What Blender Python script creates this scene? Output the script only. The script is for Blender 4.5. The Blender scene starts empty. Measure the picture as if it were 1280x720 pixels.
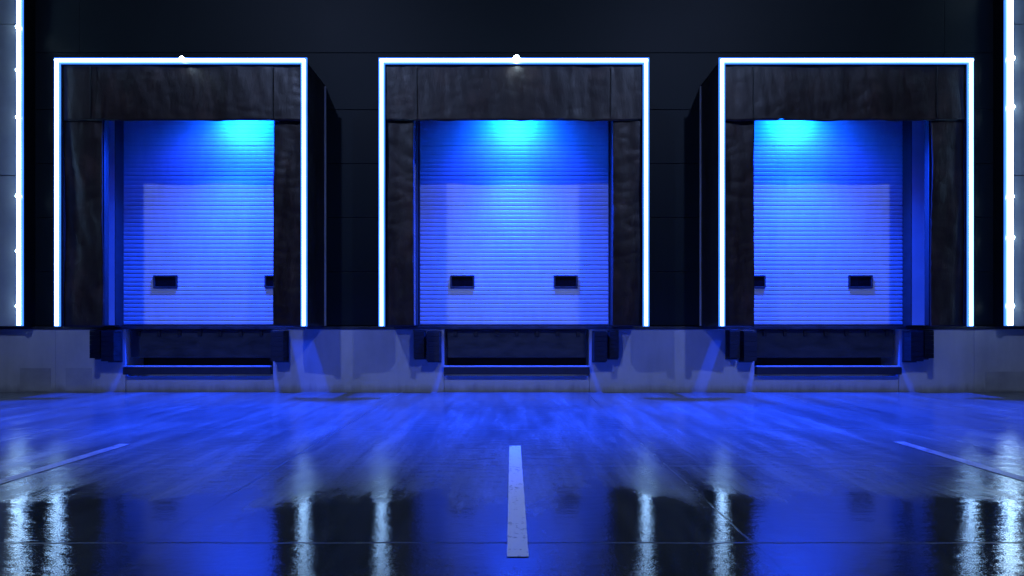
import bpy, bmesh, math, random
from mathutils import Vector, Matrix, noise
random.seed(4)
S=bpy.context.scene
S.view_settings.view_transform='Standard'
S.view_settings.look='None'
S.view_settings.exposure=0
H=1.15

# ---------------------------------------------------------------- materials
def mat(name):
    m=bpy.data.materials.new(name); m.use_nodes=True
    nt=m.node_tree; b=nt.nodes['Principled BSDF']
    return m,nt,b
def N(nt,t,**kw):
    n=nt.nodes.new(t)
    for k,v in kw.items(): setattr(n,k,v)
    return n
def objcoord(nt,scale=(1,1,1)):
    t=N(nt,'ShaderNodeTexCoord'); mp=N(nt,'ShaderNodeMapping')
    mp.inputs['Scale'].default_value=scale
    nt.links.new(t.outputs['Object'],mp.inputs['Vector']); return mp.outputs['Vector']
def noise_n(nt,scale,detail=4,rough=.55,vec=(1,1,1)):
    n=N(nt,'ShaderNodeTexNoise'); n.inputs['Scale'].default_value=scale
    n.inputs['Detail'].default_value=detail; n.inputs['Roughness'].default_value=rough
    nt.links.new(objcoord(nt,vec),n.inputs['Vector']); return n.outputs['Fac']
def ramp(nt,src,stops):
    r=N(nt,'ShaderNodeValToRGB'); e=r.color_ramp.elements
    while len(e)<len(stops): e.new(.5)
    for i,(p,c) in enumerate(stops):
        e[i].position=p; e[i].color=(c if len(c)==4 else (*c,1)) if hasattr(c,'__len__') else (c,c,c,1)
    nt.links.new(src,r.inputs['Fac']); return r.outputs['Color']
def math_n(nt,op,a,b=None,c=None,clamp=False):
    n=N(nt,'ShaderNodeMath',operation=op); n.use_clamp=clamp
    for i,v in enumerate((a,b,c)):
        if v is None: continue
        if isinstance(v,(int,float)): n.inputs[i].default_value=v
        else: nt.links.new(v,n.inputs[i])
    return n.outputs[0]
def bump(nt,b,h,strength,dist=.01):
    n=N(nt,'ShaderNodeBump'); n.inputs['Strength'].default_value=strength; n.inputs['Distance'].default_value=dist
    nt.links.new(h,n.inputs['Height']); nt.links.new(n.outputs[0],b.inputs['Normal']); return n
def surf(name,c1,c2,scale,rough=(.4,.6),bs=.2,vec=(1,1,1),metal=0,bd=.01):
    m,nt,b=mat(name); f=noise_n(nt,scale,6,.6,vec)
    nt.links.new(ramp(nt,f,[(.3,c1),(.7,c2)]),b.inputs['Base Color'])
    nt.links.new(ramp(nt,f,[(.3,rough[0]),(.7,rough[1])]),b.inputs['Roughness'])
    b.inputs['Metallic'].default_value=metal
    if bs: bump(nt,b,noise_n(nt,scale*6,5,.6,vec),bs,bd)
    return m
M={}
M['clad']=surf('dark_metal_cladding',(.006,.011,.014),(.009,.015,.018),.8,(.5,.54),0)
M['clad'].node_tree.nodes['Principled BSDF'].inputs['Specular IOR Level'].default_value=.15
M['wallback']=surf('wall_backing',(.006,.006,.008),(.01,.01,.012),2,(.6,.8),0)
M['black']=surf('black_rubber',(.006,.006,.007),(.016,.016,.017),9,(.55,.75),.3)
M['steel']=surf('painted_dark_steel',(.02,.022,.026),(.05,.052,.058),5,(.3,.55),.15)
M['lip']=surf('scuffed_lip_steel',(.015,.018,.02),(.04,.044,.05),3,(.4,.6),.15,(1,1,2.5))
M['trim']=surf('light_trim',(.4,.41,.43),(.55,.56,.58),8,(.35,.5),.05)
M['jamb']=surf('white_jamb_paint',(.66,.68,.70),(.76,.77,.78),3,(.4,.55),.05)
M['pil']=surf('light_panel_paint',(.24,.26,.29),(.31,.33,.36),3,(.4,.55),.05)
M['glass']=surf('dark_window_glass',(.004,.004,.006),(.008,.008,.01),3,(.06,.12),0)
M['roof']=surf('roof_membrane',(.05,.05,.05),(.08,.08,.08),2,(.8,.9),.1)

# shelter fabric
m,nt,b=mat('shelter_fabric'); M['fabric']=m
f=noise_n(nt,1.6,6,.6); f2=noise_n(nt,9,6,.65,(1,1,.3)); f3=noise_n(nt,120,2,.5); f4=noise_n(nt,3.5,7,.7,(1,1,.6))
c=ramp(nt,math_n(nt,'ADD',math_n(nt,'MULTIPLY',f,.5),math_n(nt,'MULTIPLY',f4,.5)),[(.36,(.009,.005,.005)),(.52,(.020,.011,.010)),(.66,(.055,.031,.025))])
nt.links.new(c,b.inputs['Base Color'])
nt.links.new(ramp(nt,f2,[(.3,.32),(.75,.58)]),b.inputs['Roughness'])
b.inputs['Specular IOR Level'].default_value=.4
bump(nt,b,math_n(nt,'ADD',f2,math_n(nt,'MULTIPLY',f3,.08)),.32,.02)
M['skin']=surf('shelter_side_skin',(.008,.008,.009),(.018,.018,.020),3,(.45,.65),.2,(1,1,.4),bd=.02)

# door panel
m,nt,b=mat('door_panel_paint'); M['door']=m
f=noise_n(nt,1.2,5,.6,(1,1,.6)); g=noise_n(nt,9,5,.7,(1,1,.25))
mx=math_n(nt,'ADD',math_n(nt,'MULTIPLY',f,.6),math_n(nt,'MULTIPLY',g,.4))
nt.links.new(ramp(nt,mx,[(.3,(.48,.50,.53)),(.65,(.62,.64,.67))]),b.inputs['Base Color'])
b.inputs['Roughness'].default_value=.45
bump(nt,b,noise_n(nt,60,3,.5),.06,.004)

# concrete plinth
m,nt,b=mat('plinth_concrete'); M['plinth']=m
f=noise_n(nt,1.1,7,.62); g=noise_n(nt,5,6,.65,(1,1,.18)); k=noise_n(nt,45,3,.6)
mx=math_n(nt,'ADD',math_n(nt,'MULTIPLY',f,.65),math_n(nt,'MULTIPLY',g,.35))
c=ramp(nt,mx,[(.30,(.34,.34,.345)),(.5,(.43,.43,.435)),(.7,(.50,.50,.505))])
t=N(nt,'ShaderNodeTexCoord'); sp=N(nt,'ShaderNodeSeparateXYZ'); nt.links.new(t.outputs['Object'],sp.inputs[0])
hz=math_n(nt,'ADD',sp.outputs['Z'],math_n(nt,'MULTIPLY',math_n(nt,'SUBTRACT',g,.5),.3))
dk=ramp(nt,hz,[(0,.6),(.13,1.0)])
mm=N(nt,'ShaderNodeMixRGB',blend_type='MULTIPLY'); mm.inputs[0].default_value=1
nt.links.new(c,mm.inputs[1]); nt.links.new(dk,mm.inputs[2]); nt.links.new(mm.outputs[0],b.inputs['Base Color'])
b.inputs['Roughness'].default_value=.7
bump(nt,b,math_n(nt,'ADD',g,math_n(nt,'MULTIPLY',k,.5)),.2,.008)
M['patch']=surf('patched_concrete',(.28,.28,.285),(.40,.40,.41),2.5,(.6,.8),.2)

# wet ground
m,nt,b=mat('wet_concrete_yard'); M['ground']=m
t=N(nt,'ShaderNodeTexCoord'); sp=N(nt,'ShaderNodeSeparateXYZ'); nt.links.new(t.outputs['Object'],sp.inputs[0])
X,Y=sp.outputs['X'],sp.outputs['Y']
big=noise_n(nt,.55,6,.6); mid=noise_n(nt,2.6,6,.62); fine=noise_n(nt,38,5,.65); rip=noise_n(nt,8,3,.5,(.6,1.6,1))
streak=noise_n(nt,2.0,8,.64,(1,.2,1)); strk2=noise_n(nt,7,6,.6,(1,.12,1)); grit=noise_n(nt,150,2,.6)
def joint(ax,per,off,w):
    a=math_n(nt,'ADD',ax,off+per*200)
    md=math_n(nt,'MODULO',a,per)
    d=math_n(nt,'ABSOLUTE',math_n(nt,'SUBTRACT',md,per/2))
    return math_n(nt,'LESS_THAN',d,w)
wob=math_n(nt,'MULTIPLY',math_n(nt,'SUBTRACT',mid,.5),.03)
Xw=math_n(nt,'ADD',X,wob); Yw=math_n(nt,'ADD',Y,wob)
jx=math_n(nt,'MULTIPLY',joint(Xw,3.2,1.6-1.28,.008),ramp(nt,big,[(.44,.2),(.56,.9)])); jy=joint(Yw,1.5,.75-1.22,.007)
jy=math_n(nt,'MULTIPLY',jy,.9)
jm=math_n(nt,'MAXIMUM',jx,jy)
yy=math_n(nt,'ADD',Y,math_n(nt,'MULTIPLY',math_n(nt,'SUBTRACT',big,.5),2.0))
yy=math_n(nt,'ADD',yy,math_n(nt,'MULTIPLY',math_n(nt,'SUBTRACT',streak,.5),1.6))
yy=math_n(nt,'ADD',yy,math_n(nt,'MULTIPLY',math_n(nt,'SUBTRACT',mid,.5),.8))
mr=N(nt,'ShaderNodeMapRange'); mr.interpolation_type='SMOOTHSTEP'
mr.inputs['From Min'].default_value=3.62; mr.inputs['From Max'].default_value=3.22
mr.inputs['To Min'].default_value=0; mr.inputs['To Max'].default_value=1
nt.links.new(yy,mr.inputs['Value']); pud=mr.outputs[0]
cm=math_n(nt,'ADD',math_n(nt,'MULTIPLY',streak,.5),math_n(nt,'MULTIPLY',fine,.2))
cm=math_n(nt,'ADD',cm,math_n(nt,'MULTIPLY',strk2,.3))
col=ramp(nt,cm,[(.37,(.050,.060,.068)),(.5,(.105,.120,.130)),(.63,(.18,.20,.21))])
mj=N(nt,'ShaderNodeMixRGB'); nt.links.new(jm,mj.inputs[0]); nt.links.new(col,mj.inputs[1]); mj.inputs[2].default_value=(.02,.02,.02,1)
dp=N(nt,'ShaderNodeMixRGB',blend_type='MULTIPLY'); nt.links.new(pud,dp.inputs[0]); nt.links.new(mj.outputs[0],dp.inputs[1]); dp.inputs[2].default_value=(.35,.35,.35,1)
nt.links.new(dp.outputs[0],b.inputs['Base Color'])
r1=ramp(nt,math_n(nt,'ADD',math_n(nt,'MULTIPLY',streak,.6),math_n(nt,'MULTIPLY',mid,.4)),[(.38,.08),(.62,.27)])
mrx=N(nt,'ShaderNodeMixRGB'); nt.links.new(pud,mrx.inputs[0]); nt.links.new(r1,mrx.inputs[1]); mrx.inputs[2].default_value=(.03,.03,.03,1)
mry=N(nt,'ShaderNodeMixRGB'); nt.links.new(jm,mry.inputs[0]); nt.links.new(mrx.outputs[0],mry.inputs[1]); mry.inputs[2].default_value=(.5,.5,.5,1)
nt.links.new(mry.outputs[0],b.inputs['Roughness'])
hh=math_n(nt,'ADD',math_n(nt,'MULTIPLY',fine,.40),math_n(nt,'MULTIPLY',mid,.8))
hh=math_n(nt,'ADD',hh,math_n(nt,'MULTIPLY',rip,1.1))
hh=math_n(nt,'ADD',hh,math_n(nt,'MULTIPLY',grit,.06))
hh=math_n(nt,'SUBTRACT',hh,math_n(nt,'MULTIPLY',jm,.4))
bn=bump(nt,b,hh,.22,.012)
st=math_n(nt,'SUBTRACT',.23,math_n(nt,'MULTIPLY',pud,.13)); nt.links.new(st,bn.inputs['Strength'])
b.inputs['IOR'].default_value=1.52

m,nt,b=mat('worn_white_road_paint'); M['paint']=m
f=noise_n(nt,26,6,.7); g=noise_n(nt,4,4,.6)
nt.links.new(ramp(nt,math_n(nt,'ADD',math_n(nt,'MULTIPLY',f,.6),math_n(nt,'MULTIPLY',g,.4)),[(.37,(.2,.2,.205)),(.46,(.80,.81,.82))]),b.inputs['Base Color'])
b.inputs['Roughness'].default_value=.4; bump(nt,b,f,.2,.004)
M['paint2']=surf('faded_road_paint',(.12,.12,.125),(.40,.40,.41),14,(.25,.45),.15)

def emis(name,col,s,var=.0,base=(.5,.6,.7)):
    m,nt,b=mat(name)
    b.inputs['Base Color'].default_value=(*base,1)
    b.inputs['Emission Color'].default_value=(*col,1)
    b.inputs['Emission Strength'].default_value=s
    if var:
        n=noise_n(nt,1.3,3,.6)
        nt.links.new(math_n(nt,'MULTIPLY_ADD',n,s*var*2,s*(1-var)),b.inputs['Emission Strength'])
    return m
M['led']=emis('led_tube_white',(.36,.64,1.0),11,.5)
M['ledb']=emis('led_channel_diffuser',(.04,.20,1.0),1.8,.4,(.02,.03,.06))
M['ledhot']=emis('led_bright_node',(.6,.85,1.0),70)
M['bead']=emis('led_bead',(.6,.85,1.0),40)
M['bluelens']=emis('blue_lamp_lens',(.02,.2,1.0),12)
M['yardlens']=emis('yard_lamp_lens',(.4,.5,1.0),20)

# ---------------------------------------------------------------- geometry helpers
def new_obj(name,bm,m,parent=None,smooth=False):
    me=bpy.data.meshes.new(name); bm.normal_update(); bm.to_mesh(me); bm.free()
    if smooth:
        for p in me.polygons: p.use_smooth=True
    o=bpy.data.objects.new(name,me); S.collection.objects.link(o)
    for mm in (m if isinstance(m,list) else [m]): me.materials.append(mm)
    if parent:
        o.parent=parent; o.matrix_parent_inverse=Matrix.Translation(-Vector(parent.location))
    return o
def empty(name,loc):
    o=bpy.data.objects.new(name,None); o.location=loc; o.empty_display_size=.3
    S.collection.objects.link(o); return o
def addbox(bm,x0,x1,y0,y1,z0,z1,bev=0,mi=0):
    v=[bm.verts.new(p) for p in ((x0,y0,z0),(x1,y0,z0),(x1,y1,z0),(x0,y1,z0),(x0,y0,z1),(x1,y0,z1),(x1,y1,z1),(x0,y1,z1))]
    fs=[bm.faces.new([v[i] for i in q]) for q in ((0,3,2,1),(4,5,6,7),(0,1,5,4),(1,2,6,5),(2,3,7,6),(3,0,4,7))]
    for f in fs: f.material_index=mi
    if bev:
        es=list({e for f in fs for e in f.edges})
        bmesh.ops.bevel(bm,geom=es,offset=bev,segments=2,affect='EDGES',profile=.6,material=mi)
def box(name,x0,x1,y0,y1,z0,z1,m,parent=None,bev=0):
    bm=bmesh.new(); addbox(bm,x0,x1,y0,y1,z0,z1,bev); return new_obj(name,bm,m,parent)
def tube(bm,p,q,r,seg=10,mi=0):
    p=Vector(p);q=Vector(q);d=(q-p).normalized()
    a=d.orthogonal().normalized(); c=d.cross(a)
    A=[];B=[]
    for i in range(seg):
        t=2*math.pi*i/seg; o=(a*math.cos(t)+c*math.sin(t))*r
        A.append(bm.verts.new(p+o)); B.append(bm.verts.new(q+o))
    for i in range(seg):
        j=(i+1)%seg; f=bm.faces.new((A[i],A[j],B[j],B[i])); f.material_index=mi; f.smooth=True
    bm.faces.new(A[::-1]).material_index=mi; bm.faces.new(B).material_index=mi
def fabric(name,x0,x1,z0,z1,y,parent,amp=.02,seed=0,diag=0,hang=True,step=.025,thick=.012):
    nx=max(4,int((x1-x0)/step)); nz=max(4,int((z1-z0)/step))
    bm=bmesh.new(); g=[]
    for j in range(nz+1):
        row=[]
        for i in range(nx+1):
            u=i/nx;v=j/nz; x=x0+(x1-x0)*u; z=z0+(z1-z0)*v
            xr=x+diag*z
            n1=noise.noise(Vector((xr*1.2+seed,z*.6,seed*3.1)))
            n2=noise.noise(Vector((xr*3.4+seed,z*.9,seed+2)))
            n3=noise.noise(Vector((xr*8+seed,z*2.2+x,seed+7)))
            n4=noise.noise(Vector((x*3+z*2.5+seed,z*5-x*1.5,seed+3)))
            dy=amp*(1.3*n1+.7*n2+.3*n3+.35*abs(n4))
            zz=z
            if hang and j==0: zz+=.012*math.sin(x*5+seed)+.01*n2
            row.append(bm.verts.new((x,y-dy,zz)))
        g.append(row)
    for j in range(nz):
        for i in range(nx):
            bm.faces.new((g[j][i],g[j][i+1],g[j+1][i+1],g[j+1][i]))
    o=new_obj(name,bm,M['fabric'],parent,True)
    s=o.modifiers.new('thick','SOLIDIFY'); s.thickness=thick; s.offset=-1
    return o

# ---------------------------------------------------------------- layout data (metres)
docks=[
 dict(L=-7.19,R=-3.29,a=-6.55,b=-3.815,dc=-5.28,w=(-6.185,-4.20),lv=(-6.78,-4.19),lx=-4.75,jl=-6.83,jr=-3.55),
 dict(L=-2.06,R=2.12,a=-1.575,b=1.61,dc=.04,w=(-.886,.958),lv=(-1.195,1.36),lx=.06,jl=-1.66,jr=1.74),
 dict(L=3.32,R=7.25,a=3.875,b=6.70,dc=5.30,w=(4.31,6.22),lv=(4.25,6.79),lx=5.00,jl=3.58,jr=6.875),
]
TOP=5.35; HDR=4.43; FY=8.14; DH=1.68

# ---------------------------------------------------------------- building
bld=empty('warehouse_building',(0,9,0))
XL,XR=-24,24
ops=[(d['dc']-DH-.06,d['dc']+DH+.06) for d in docks]
rows=[1.16,2.11,3.06,4.01,4.96,5.96,6.96,7.96,8.96]
vj=[-24,-19,-14.6,-9.9,-7.6,7.6,9.9,14.6,19,24]
bm=bmesh.new()
for r in range(len(rows)-1):
    z0,z1=rows[r]+.004,rows[r+1]-.004
    segs=[(vj[i],vj[i+1]) for i in range(len(vj)-1)]
    if z0<4.9:
        new=[]
        for (p,q) in segs:
            cur=p
            for (o0,o1) in ops:
                if o0>=p and o1<=q:
                    new.append((cur,o0)); cur=o1
            new.append((cur,q))
        segs=new
    for (p,q) in segs:
        if q-p>.05: addbox(bm,p+.004,q-.004,9.0,9.06,z0,z1,.005)
new_obj('wall_cladding',bm,M['clad'],bld)
bm=bmesh.new()
xs=[XL]+[v for o in ops for v in o]+[XR]
for i in range(0,len(xs),2): addbox(bm,xs[i]-.0,xs[i+1],9.05,9.4,1.15,4.96)
addbox(bm,XL,XR,9.05,9.4,4.962,9.0)
new_obj('wall_structure',bm,M['wallback'],bld)
box('roof',XL-.1,XR+.1,8.9,40,9.0,9.25,M['roof'],bld)
box('parapet_coping',XL-.12,XR+.12,8.86,9.1,9.252,9.35,M['steel'],bld,.01)
box('side_wall_west',XL,XL+.3,9.402,39.8,0,8.998,M['clad'],bld)
box('side_wall_east',XR-.3,XR,9.402,39.8,0,8.998,M['clad'],bld)
box('rear_wall',XL+.302,XR-.302,39.4,39.7,0,8.998,M['clad'],bld)
box('interior_floor',XL+.302,XR-.302,9.402,39.39,1.0,1.12,M['plinth'],bld)
bm=bmesh.new()
xs=[XL]+[v for d in docks for v in d['lv']]+[XR]
for i in range(0,len(xs),2):
    p,q=xs[i],xs[i+1]
    js=[p]+[j for j in (-15,-10.2,-8.0,8.1,10.2,15) if p<j<q]+[q]
    for k in range(len(js)-1):
        addbox(bm,js[k]+(.002 if k else 0),js[k+1]-(.002 if k<len(js)-2 else 0),8.975,9.5,-.05,1.10,.005)
for d in docks: addbox(bm,d['lv'][0]+.001,d['lv'][1]-.001,9.0,9.5,-.05,.27)
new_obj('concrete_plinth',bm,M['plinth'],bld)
bm=bmesh.new()
for x0,x1,z1 in ((-8.62,-8.08,.42),(-7.82,-7.36,.42),(8.3,9.0,.36)): addbox(bm,x0,x1,8.968,8.974,.02,z1,.002)
new_obj('plinth_repair_patches',bm,M['patch'],bld)
box('plinth_core',XL+.1,XR-.1,9.51,9.8,-.05,1.0,M['wallback'],bld)
bm=bmesh.new()
addbox(bm,XL,XR,8.955,9.05,1.103,1.148,.004)
new_obj('wall_base_sill',bm,M['steel'],bld)
for s,x0,x1,xi in (('a',-9.9,-8.39,1),('b',8.47,9.9,0)):
    bm=bmesh.new()
    z=1.15
    while z<8.9:
        addbox(bm,x0,x1,8.80,8.998,z+.003,min(z+2.59,8.95)-.003,.006); z+=2.6
    new_obj('pilaster_panel_'+s,bm,M['pil'],bld)
    xe=x1 if xi else x0
    box('pilaster_dark_side_'+s,xe-.012 if not xi else xe+.002,xe-.002 if not xi else xe+.012,8.79,8.997,1.15,8.95,M['clad'],bld)  # dark strip added to make the pilaster's inner side dark

# ---------------------------------------------------------------- docks
def lamp(kind,name,parent,loc,target,energy,color,**kw):
    ld=bpy.data.lights.new(name,kind); ld.energy=energy; ld.color=color
    for k,v in kw.items(): setattr(ld,k,v)
    lo=bpy.data.objects.new(name,ld); lo.location=loc; S.collection.objects.link(lo)
    lo.rotation_euler=(Vector(target)-Vector(loc)).to_track_quat('-Z','Y').to_euler()
    lo.parent=parent; lo.matrix_parent_inverse=Matrix.Translation(-parent.location)
for n,d in enumerate(docks):
    L,R,a,b_,dc=d['L'],d['R'],d['a'],d['b'],d['dc']
    cx=(L+R)/2
    sh=empty('dock_shelter',(cx,FY,H))
    side=n*7.3
    fabric('side_curtain_left',L+.04,a,H+.0,HDR+.25,FY+.05,sh,.030,side+1,.12)
    fabric('side_curtain_right',b_,R-.04,H+.0,HDR+.25,FY+.05,sh,.030,side+2,-.12)
    fabric('head_curtain',L+.04,R-.04,HDR,TOP-.03,FY+.0,sh,.016,side+3,.1)
    bm=bmesh.new(); tube(bm,(L+.06,FY+.02,HDR+.012),(R-.06,FY+.02,HDR+.012),.011)
    for sx in (L+(R-L)*.13,L+(R-L)*.87):
        addbox(bm,sx-.007,sx+.007,FY-.030,FY-.024,HDR+.03,TOP-.08)
    new_obj('curtain_hem',bm,M['skin'],sh)
    bm=bmesh.new()
    addbox(bm,a-.30,a-.01,FY+.10,FY+.20,H+.01,HDR+.2,.02)
    addbox(bm,b_+.01,b_+.30,FY+.10,FY+.20,H+.01,HDR+.2,.02)
    new_obj('curtain_stiffener',bm,M['skin'],sh)
    bm=bmesh.new()
    for x,sg in ((L,1),(R,-1)):
        nz=60; ny=16; g=[]
        for j in range(nz+1):
            row=[]
            for i in range(ny+1):
                y=FY+.01+(8.97-FY-.01)*i/ny; z=H+(TOP-H)*j/nz
                dx=.012*noise.noise(Vector((y*4,z*1.6,n+x)))*math.sin(math.pi*i/ny)*2
                row.append(bm.verts.new((x+dx,y,z)))
            g.append(row)
        for j in range(nz):
            for i in range(ny): bm.faces.new((g[j][i],g[j][i+1],g[j+1][i+1],g[j+1][i]))
    o=new_obj('side_skin',bm,M['skin'],sh,True)
    s=o.modifiers.new('t','SOLIDIFY'); s.thickness=.02; s.offset=0
    box('roof_skin',L-.012,R+.012,FY+.0,8.99,TOP+.003,TOP+.03,M['skin'],sh,.004)
    bm=bmesh.new()
    for x in (L,R):
        addbox(bm,x-.03,x+.03,8.955,8.99,H+.01,TOP-.0,.004)
    new_obj('wall_fixing_trim',bm,M['trim'],sh)
    bm=bmesh.new()
    addbox(bm,L-.03,L+.05,FY-.03,FY+.0,H,TOP-.052,.006)
    addbox(bm,R-.05,R+.03,FY-.03,FY+.0,H,TOP-.052,.006)
    addbox(bm,L-.03,R+.03,FY-.03,FY+.0,TOP-.05,TOP+.03,.006)
    new_obj('front_frame',bm,M['steel'],sh)
    le=empty('led_light_frame',(cx,FY-.05,TOP))
    bm=bmesh.new(); yb=FY-.034
    w=.050
    addbox(bm,L-w,L+w,yb-.014,yb,H+.0,TOP-w-.001,.004)
    addbox(bm,R-w,R+w,yb-.014,yb,H+.0,TOP-w-.001,.004)
    addbox(bm,L-w,R+w,yb-.014,yb,TOP-w,TOP+w,.004)
    new_obj('channel',bm,M['ledb'],le)
    bm=bmesh.new(); yt=yb-.022; tr=.022
    tube(bm,(L,yt,H+.01),(L,yt,TOP-tr-.002),tr); tube(bm,(R,yt,H+.01),(R,yt,TOP-tr-.002),tr)
    tube(bm,(L-tr,yt,TOP),(R+tr,yt,TOP),tr)
    new_obj('tube',bm,M['led'],le)
    nodes={0:[(-5.19,.034)],1:[(.07,.052)],2:[]}[n]
    if nodes:
        bm=bmesh.new()
        for xx,rr in nodes: bmesh.ops.create_uvsphere(bm,u_segments=12,v_segments=8,radius=rr,matrix=Matrix.Translation((xx,yt-.03,TOP+.012)))
        new_obj('bright_node',bm,M['ledhot'],le,True)
    dr=empty('sectional_dock_door',(dc,9.15,H))
    bm=bmesh.new(); pitch=.076; prof=[]
    z=H+.03; k=0; ztop=5.0
    while z<ztop:
        dz=pitch
        if k%7==0: prof+= [(9.160,z),(9.160,z+.008)]
        prof+=[(9.150,z+.013),(9.150,z+dz-.022),(9.1545,z+dz-.014),(9.1545,z+dz-.005)]
        z+=dz; k+=1
    A=[bm.verts.new((dc-DH,y,zz)) for y,zz in prof]; B=[bm.verts.new((dc+DH,y,zz)) for y,zz in prof]
    for i in range(len(prof)-1): bm.faces.new((A[i],B[i],B[i+1],A[i+1]))
    new_obj('ribbed_panel',bm,M['door'],dr)
    box('bottom_seal',dc-DH,dc+DH,9.14,9.19,H-.005,H+.03,M['black'],dr,.004)
    box('door_core',dc-DH,dc+DH,9.172,9.21,H+.04,ztop,M['jamb'],dr)
    bm=bmesh.new(); bg=bmesh.new()
    for wx in d['w']:
        cz=H+.80; hw,hh=.215,.115; t=.028
        addbox(bm,wx-hw,wx+hw,9.128,9.149,cz+hh-t,cz+hh,.004); addbox(bm,wx-hw,wx+hw,9.128,9.149,cz-hh,cz-hh+t,.004)
        addbox(bm,wx-hw,wx-hw+t,9.129,9.149,cz-hh+t,cz+hh-t); addbox(bm,wx+hw-t,wx+hw,9.129,9.149,cz-hh+t,cz+hh-t)
        addbox(bg,wx-hw+t,wx+hw-t,9.14,9.1485,cz-hh+t,cz+hh-t)
    new_obj('window_frame',bm,M['steel'],dr); new_obj('window_pane',bg,M['glass'],dr)
    bm=bmesh.new()
    for sgn in (-1,1):
        e=dc+sgn*(DH+.035); addbox(bm,e-.04,e+.04,9.06,9.13,H,4.95,.005)
    # black strips added to make the less lit inner jamb faces dark
    addbox(bm,d['jl']+.002,d['jl']+.012,8.80,8.99,H+.02,5.2)
    addbox(bm,d['jr']-.012,d['jr']-.002,8.80,8.99,H+.02,5.2)
    new_obj('side_seal_and_shade_strip',bm,M['black'],dr)
    bm=bmesh.new()
    addbox(bm,L+.03,d['jl'],8.80,8.95,H+.02,5.2,.005)
    addbox(bm,d['jr'],R-.03,8.80,8.95,H+.02,5.2,.005)
    new_obj('jamb_panel',bm,M['jamb'],dr)
    lp=empty('dock_lamp',(d['lx'],8.72,5.08))
    bm=bmesh.new(); lx=d['lx']
    addbox(bm,lx-.16,lx+.16,8.62,8.8,5.06,5.16,.01); addbox(bm,lx-.02,lx+.02,8.8,8.99,5.1,5.14)
    new_obj('housing',bm,M['steel'],lp)
    box('lens',lx-.13,lx+.13,8.64,8.78,5.045,5.057,M['bluelens'],lp)
    lamp('AREA','door_wash',lp,(lx,8.78,5.03),(lx,9.15,4.5),95,(.002,.11,1),shape='RECTANGLE',size=.3,size_y=.12,spread=math.radians(150))
    lamp('SPOT','door_fill',lp,(lx,8.42,5.0),(dc,9.15,2.3),280,(.012,.02,1),spot_size=math.radians(120),spot_blend=.6,shadow_soft_size=.12)
    lamp('SPOT','apron_wash',lp,(lx,8.6,5.0),(dc,5.3,0),7500,(.003,.050,1),spot_size=math.radians(125),spot_blend=.7,shadow_soft_size=.12)
    x0,x1=d['lv']; lv=empty('dock_leveler',((x0+x1)/2,9,H))
    box('deck_plate',x0+.01,x1-.01,8.99,9.5,1.104,1.13,M['steel'],lv,.003)
    box('hanging_lip',x0+.06,x1-.06,9.03,9.06,.60,1.09,M['lip'],lv,.006)
    bm=bmesh.new()
    k=x0+.2
    while k<x1-.1:
        addbox(bm,k-.03,k+.03,9.005,9.029,.98,1.09,.004); k+=.36
    new_obj('hinge_lugs',bm,M['black'],lv)
    box('pit_back',x0+.002,x1-.002,9.42,9.49,.28,1.10,M['black'],lv)
    box('lip_keeper_bar',x0+.01,x1-.01,8.90,9.0,.31,.44,M['black'],lv,.008)
    box('bar_highlight',x0+.01,x1-.01,8.905,8.96,.443,.463,M['trim'],lv,.003)  # pale strip painting in the highlight along the keeper bar's top
    def bumper(xa,xb,z0,z1,y0):
        e=empty('dock_bumper',((xa+xb)/2,9,(z0+z1)/2))
        bm=bmesh.new(); h=(z1-z0)/6
        for kk in range(6): addbox(bm,xa,xb,y0,8.945,z0+kk*h+.001,z0+(kk+1)*h-.001,.005)
        new_obj('laminated_rubber',bm,M['black'],e)
        bm=bmesh.new(); addbox(bm,xa-.012,xb+.012,8.947,8.973,z0-.03,z1+.02,.003)
        addbox(bm,xa-.01,xb+.01,y0+.02,8.946,z1+.003,z1+.02,.002)
        new_obj('steel_bracket',bm,M['steel'],e)
    bumper(x0-.27,x0-.05,.55,1.06,8.78)
    bumper(x1+.05,x1+.27,.55,1.06,8.78)
    bumper(x0-.50,x0-.32,.60,1.07,8.82)
    if n!=0: bumper(x1+.32,x1+.48,.60,1.07,8.82)

# ---------------------------------------------------------------- pilaster LED strips
for x,w in ((-8.44,.034),(8.52,.05)):
    e=empty('led_light_strip',(x,8.76,5))
    box('channel',x-w-.022,x+w+.022,8.772,8.797,1.16,8.9,M['ledb'],e,.004)
    bm=bmesh.new(); tube(bm,(x,8.76,1.17),(x,8.76,8.9),w*.8,12); new_obj('tube',bm,M['led'],e)
    bm=bmesh.new()
    z=1.5
    while z<8.8:
        bmesh.ops.create_uvsphere(bm,u_segments=10,v_segments=8,radius=w*random.uniform(.8,1.05),matrix=Matrix.Translation((x+random.uniform(-.006,.006),8.745,z))); z+=random.uniform(.5,1.6)
    new_obj('bright_node',bm,M['bead'],e,True)

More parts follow.
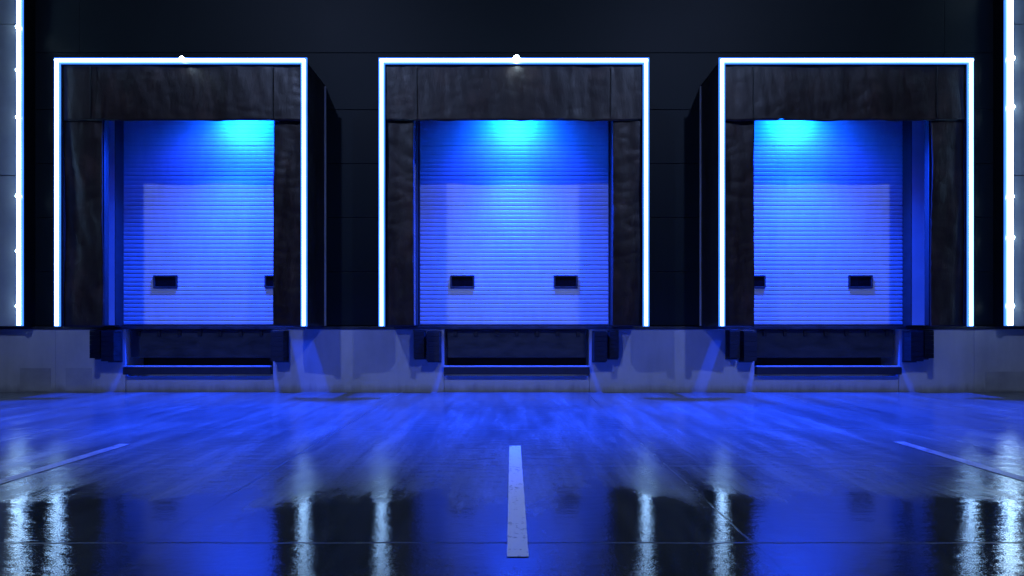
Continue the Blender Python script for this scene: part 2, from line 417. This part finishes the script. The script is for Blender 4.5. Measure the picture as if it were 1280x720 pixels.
# ---------------------------------------------------------------- ground and markings
bm=bmesh.new()
v=[bm.verts.new(p) for p in ((-300,-300,0),(300,-300,0),(300,300,0),(-300,300,0))]; bm.faces.new(v)
new_obj('ground',bm,M['ground'])
def line(x0,x1,y0,y1,m,xo0=None):
    bm=bmesh.new(); n=int((y1-y0)/.05); pr=None
    for i in range(n+1):
        y=y0+(y1-y0)*i/n
        j0=.003*noise.noise(Vector((x0*3,y*9,0))); j1=.003*noise.noise(Vector((x1*3,y*9,5)))
        c=(bm.verts.new((x0+j0,y,.004)),bm.verts.new((x1+j1,y,.004)))
        if pr: bm.faces.new((pr[0],pr[1],c[1],c[0]))
        pr=c
    return new_obj('lane_marking',bm,m)
line(-.025,.083,2.55,4.92,M['paint'])
line(-3.83,-3.72,1.6,5.0,M['paint2'])
line(3.79,3.90,1.6,5.1,M['paint2'])

# ---------------------------------------------------------------- yard lamps
for x in (-6.2,6.2):
    yl=empty('yard_lamp_post',(x,-3.6,0))
    bm=bmesh.new()
    segs=12
    tube(bm,(x,-3.6,0),(x,-3.6,6),.11,segs); tube(bm,(x,-3.6,6),(x,-3.6,12.4),.075,segs)
    tube(bm,(x,-3.6,12.3),(x,-2.9,12.55),.04,8)
    addbox(bm,x-.2,x+.2,-3.8,-3.4,0,.05,.01)
    new_obj('pole',bm,M['trim'],yl)
    box('lamp_head',x-.18,x+.18,-3.1,-2.5,12.52,12.64,M['steel'],yl,.02)
    box('lens',x-.14,x+.14,-3.0,-2.6,12.5,12.515,M['yardlens'],yl)
    lamp('SPOT','lamp_beam',yl,(x,-2.7,12.45),(x*.5,9.2,.9),3500,(.38,.52,1),spot_size=math.radians(70),spot_blend=.9,shadow_soft_size=.25)

# ---------------------------------------------------------------- night sky
w=bpy.data.worlds.new('World'); S.world=w; w.use_nodes=True
nt=w.node_tree; bg=nt.nodes['Background']
sk=nt.nodes.new('ShaderNodeTexSky'); sk.sky_type='NISHITA'; sk.sun_disc=False
sk.sun_elevation=math.radians(-4); sk.sun_rotation=math.radians(160)
nt.links.new(sk.outputs[0],bg.inputs['Color']); bg.inputs['Strength'].default_value=.06
sl=bpy.data.lights.new('moon','SUN'); sl.energy=.015; sl.angle=math.radians(.5); sl.color=(.6,.7,1)
so=bpy.data.objects.new('moon',sl); so.rotation_euler=(math.radians(50),0,math.radians(-20)); S.collection.objects.link(so)

# ---------------------------------------------------------------- camera
cd=bpy.data.cameras.new('camera'); cd.sensor_width=36; cd.lens=18; cd.shift_y=.0375; cd.clip_end=1000; cd.clip_start=.05
co=bpy.data.objects.new('camera',cd); co.location=(0,0,H); co.rotation_euler=(math.radians(90),0,0)
S.collection.objects.link(co); S.camera=co
